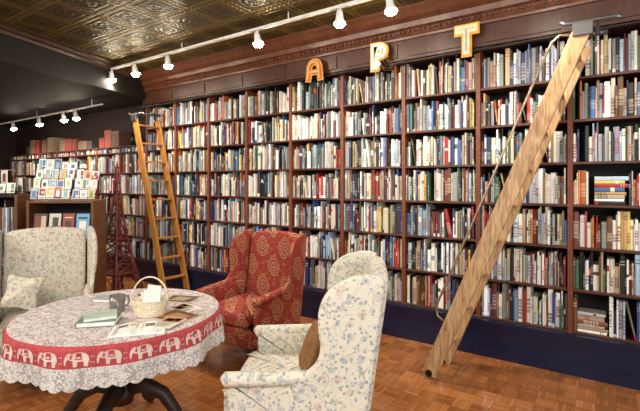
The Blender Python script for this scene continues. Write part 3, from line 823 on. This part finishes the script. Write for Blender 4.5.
# ------------------------------------------------------------ greeting cards & small things on display bookcases
def face_card(name, w, h, th, cols, seed, mat4, **kw):
    rr = random.Random(seed); g = G(); g.box((-w/2, 0, 0), (w/2, th, h))
    e = -.0008
    def rect(a, b, c, d, m, dy=0): g.add([(a*w, e-dy, b*h), (c*w, e-dy, b*h), (c*w, e-dy, d*h), (a*w, e-dy, d*h)], [(0, 1, 2, 3)], m)
    def disc(cx, cz, r_, m, dy=.0006):
        g.add([(cx*w+r_*w*math.cos(a), e-dy, cz*h+r_*w*math.sin(a)) for a in [2*math.pi*i/12 for i in range(12)]], [tuple(range(12))], m)
    k = rr.randrange(5)
    if k == 0: rect(-.4, .3, .4, .92, 1); rect(-.3, .1, .3, .16, 2); disc(.1, .6, .2, 3)
    elif k == 1: rect(-.46, .04, .46, .5, 1); rect(-.2, .5, .3, .85, 2); rect(-.3, .2, 0, .4, 3, .0006)
    elif k == 2: rect(-.4, .1, 0, .9, 1); rect(.05, .4, .4, .9, 2); rect(.05, .1, .4, .34, 3)
    elif k == 3: rect(-.25, .3, .25, .7, 2, .0004); rect(-.35, .82, .35, .86, 3, .0004); rect(-.3, .12, .3, .15, 1, .0004)
    else: rect(-.46, .03, .46, .97, 1); rect(-.25, .2, .25, .7, 2, .0004); rect(-.35, .78, .35, .86, 3, .0004)
    o = g.make(name, [flat(c) for c in cols], **kw); o.matrix_world = mat4; return o
cardc = [(230,228,222), (220,196,110), (110,140,100), (170,60,54), (90,114,160), (190,186,178), (50,50,54), (210,160,160), (140,176,186), (226,222,210)]
def rack(M, W_, tiers, cols_, lab, seed, y0=.03):
    r = bpy.data.objects.new('card_rack', None); r.matrix_world = M
    link(r, label=lab, category='rack')
    g = G()
    for i in range(tiers):
        g.tube([(0, .02+i*.055, .01+i*.11), (W_, .02+i*.055, .01+i*.11)], .003, 6); g.tube([(0, .006+i*.055, .03+i*.11), (W_, .006+i*.055, .03+i*.11)], .002, 6)
    for x in (0, W_/2, W_):
        g.tube([(x, .02, .004), (x, .02+tiers*.055, tiers*.11), (x, .03+tiers*.055, .004)], .003, 6)
    g.make('rack_frame', M_black, parent=r)
    rr = random.Random(seed)
    for i in range(tiers):
        for k in range(cols_):
            cs = [(242, 240, 235)]+[rr.choice(cardc) for _ in range(3)]
            st = W_/cols_; ww = st*rr.uniform(.8, .96); hh = rr.uniform(.10, .145)
            face_card('greeting_card', ww, hh, .003, cs, seed+i*10+k, M @ Matrix.Translation((st*(k+.5), .013+i*.055, .016+i*.11)) @ Matrix.Rotation(math.radians(-10), 4, 'X'),
                      label='small illustrated greeting card in the wire rack', category='card', group='greeting cards in the rack')
rack(mB @ Matrix.Translation((.01, .03, 1.301)), .44, 4, 5, 'black wire stepped rack full of greeting cards', 30)
rack(mB @ Matrix.Translation((.47, .04, 1.301)), .26, 3, 3, 'small black wire rack of patterned cards', 60)
rack(mA @ Matrix.Translation((.04, .02, 1.371)), .54, 1, 5, 'low black wire rack of postcards on the bookcase', 80)
for n_, (x, w, h, cs) in enumerate(((.13, .18, .24, [(236,234,226), (120,150,120), (80,110,140), (190,190,170)]), (.36, .2, .29, [(240,238,232), (214,206,190), (150,80,60), (100,100,90)]), (.54, .12, .20, [(240,238,234), (100,140,110), (220,216,208), (70,80,90)]))):
    r = bpy.data.objects.new('picture_frame', None); r.matrix_world = mA @ Matrix.Translation((x, .18, 1.371)) @ Matrix.Rotation(math.radians(-8), 4, 'X')
    link(r, label='small framed print standing on the low bookcase', category='picture')
    g = G(); t_ = .012
    g.box((-w/2, 0, 0), (w/2, .012, t_)).box((-w/2, 0, h-t_), (w/2, .012, h)).box((-w/2, 0, t_), (-w/2+t_, .012, h-t_)).box((w/2-t_, 0, t_), (w/2, .012, h-t_)).make('frame', M_brown, parent=r)
    o = face_card('print', w-2*t_, h-2*t_, .006, cs, n_+2, Matrix.Identity(4), parent=r); o.location = (0, .004, t_)
for n_, (x, w, cs, lv_) in enumerate(((.13, .15, [(70,46,36), (120,56,44), (196,180,150), (40,32,30)], .862), (.29, .13, [(206,200,188), (120,100,84), (70,60,54), (170,60,50)], .862), (.44, .13, [(150,60,50), (200,180,150), (60,50,46), (220,210,190)], .862), (.60, .15, [(60,130,180), (110,170,200), (232,228,218), (40,70,110)], .862),
                          (.2, .18, [(180,170,150), (90,80,70), (60,70,60), (140,120,90)], .462), (.5, .18, [(120,50,44), (200,180,150), (60,40,36), (220,210,190)], .462))):
    face_card('magazine', w, .29 if lv_ > .8 else .24, .006, cs, n_+7, mB @ Matrix.Translation((x, .02, lv_)) @ Matrix.Rotation(math.radians(-8), 4, 'X'),
              label='blue magazine displayed face out on the low bookcase' if n_ == 3 else 'magazine displayed face out on the low bookcase', category='magazine', group='face-out magazines')
emit_books()
G().lathe([(0, 0), (.05, 0), (.08, .05), (.085, .1), (.04, .17), (.03, .2), (.04, .215), (0, .215)], 24).make('dark_vase', M_black, loc=(-6.35, .1, 2.101), label='black round vase on top of the shorter bookcase', category='vase')

# ------------------------------------------------------------ track lights
g = G(); g.box((-6.1, -.70, 3.05), (1.1, -.665, 3.075))
for x in (-5.8, -4.2, -2.6, -1.0, .6): g.tube([(x, -.682, 3.07), (x, -.682, 3.15)], .006, 8)
g.make('light_track', M_white, label='long white ceiling light track carrying spotlights', category='light track')
g = G(); g.box((-11.2, -.45, 2.68), (-6.4, -.42, 2.70))
for x in (-10.5, -8.6, -6.7): g.tube([(x, -.435, 2.70), (x, -.435, 2.80)], .006, 8)
g.make('light_track', M_white, label='second white light track under the dark low ceiling', category='light track')
def spot(x, y, z, en, label, aim, glow=3.):
    r = empty('track_spotlight', (x, y, z), label=label, category='spotlight', group='track spotlights')
    d = (Vector(aim)-Vector((x, y, z))).normalized(); q = d.to_track_quat('-Z', 'Y').to_matrix().to_4x4()
    G().tube([(0, 0, 0), (0, 0, -.06)], .01, 8).make('stem', M_white, parent=r)
    T = Matrix.Translation((0, 0, -.09)) @ q
    o = G().lathe([(.0, .075), (.022, .07), (.03, .04), (.034, .0), (.052, -.035), (.049, -.035), (.03, -.005), (0, -.002)], 20).make('housing', M_white, parent=r); o.matrix_local = T
    o = G().lathe([(0, -.012), (.034, -.014), (.05, -.034), (.052, -.052), (.036, -.074), (0, -.083)], 18).make('bulb', M_bulb, parent=r); o.matrix_local = T
    li = bpy.data.lights.new('spot_lamp', 'SPOT'); li.energy = en; li.spot_size = math.radians(130); li.spot_blend = .9; li.color = (1, .92, .80); li.shadow_soft_size = .06
    lo = bpy.data.objects.new('spot_lamp', li); COL.objects.link(lo); lo.parent = r; lo.matrix_local = Matrix.Translation((0, 0, -.09)) @ q @ Matrix.Translation((0, 0, -.10))
    li = bpy.data.lights.new('lamp_spill', 'POINT'); li.energy = glow; li.color = (1, .87, .66); li.shadow_soft_size = .04
    lo = bpy.data.objects.new('lamp_spill', li); COL.objects.link(lo); lo.parent = r; lo.location = Vector((0, 0, -.09))+d*.13
for i, x in enumerate((-5.70, -5.15, -4.465, -3.0, -2.02, -1.53, -.5, .5)):
    spot(x, -.682, 3.05, 58 if x in (-2.02, -1.53) else 74, 'white bell-shaped track spotlight shining on the bookcases', (x+(.2 if i % 2 else -.2), -.3, .7))
for x in (-7.6, -7.2, -9.6, -8.5): spot(x, -.435, 2.68, 60, 'small white track spotlight under the dark ceiling', (x, -.2, 1.2), 1.)

def area(loc, aim, sx, sy, en, col):
    li = bpy.data.lights.new('fill_light', 'AREA'); li.shape = 'RECTANGLE'; li.size = sx; li.size_y = sy; li.energy = en; li.color = col
    o = bpy.data.objects.new('fill_light', li); COL.objects.link(o); o.location = loc
    o.rotation_euler = (Vector(aim)-Vector(loc)).to_track_quat('-Z', 'Y').to_euler()
area((-1.5, -4.6, 3.0), (-2.2, -1.2, .9), 3.5, 1.2, 140, (1, .94, .84))  # unseen fill added above and behind the camera to brighten the room
area((2.6, -4.5, 1.9), (-1.5, -.5, 1.3), 2.2, 2.2, 125, (.92, .96, 1))  # soft fill standing for daylight from windows out of view
area((-4.5, -4.8, 2.7), (-5.4, -1, 1.1), 2, 1, 120, (1, .94, .84))  # another added fill aimed at the left end, no fixture behind it
W = bpy.data.worlds.new('world'); scene.world = W; W.use_nodes = True
W.node_tree.nodes['Background'].inputs[0].default_value = (1, .95, .88, 1); W.node_tree.nodes['Background'].inputs[1].default_value = .40

# ------------------------------------------------------------ camera
cd = bpy.data.cameras.new('camera'); cam = bpy.data.objects.new('camera', cd); COL.objects.link(cam)
cam.location = CAM; cam.rotation_euler = (math.pi/2, 0, math.radians(34.57))
cd.sensor_width = 36; cd.lens = 430/640*36; cd.shift_y = -22.5/640; cd.clip_start = .05
scene.camera = cam
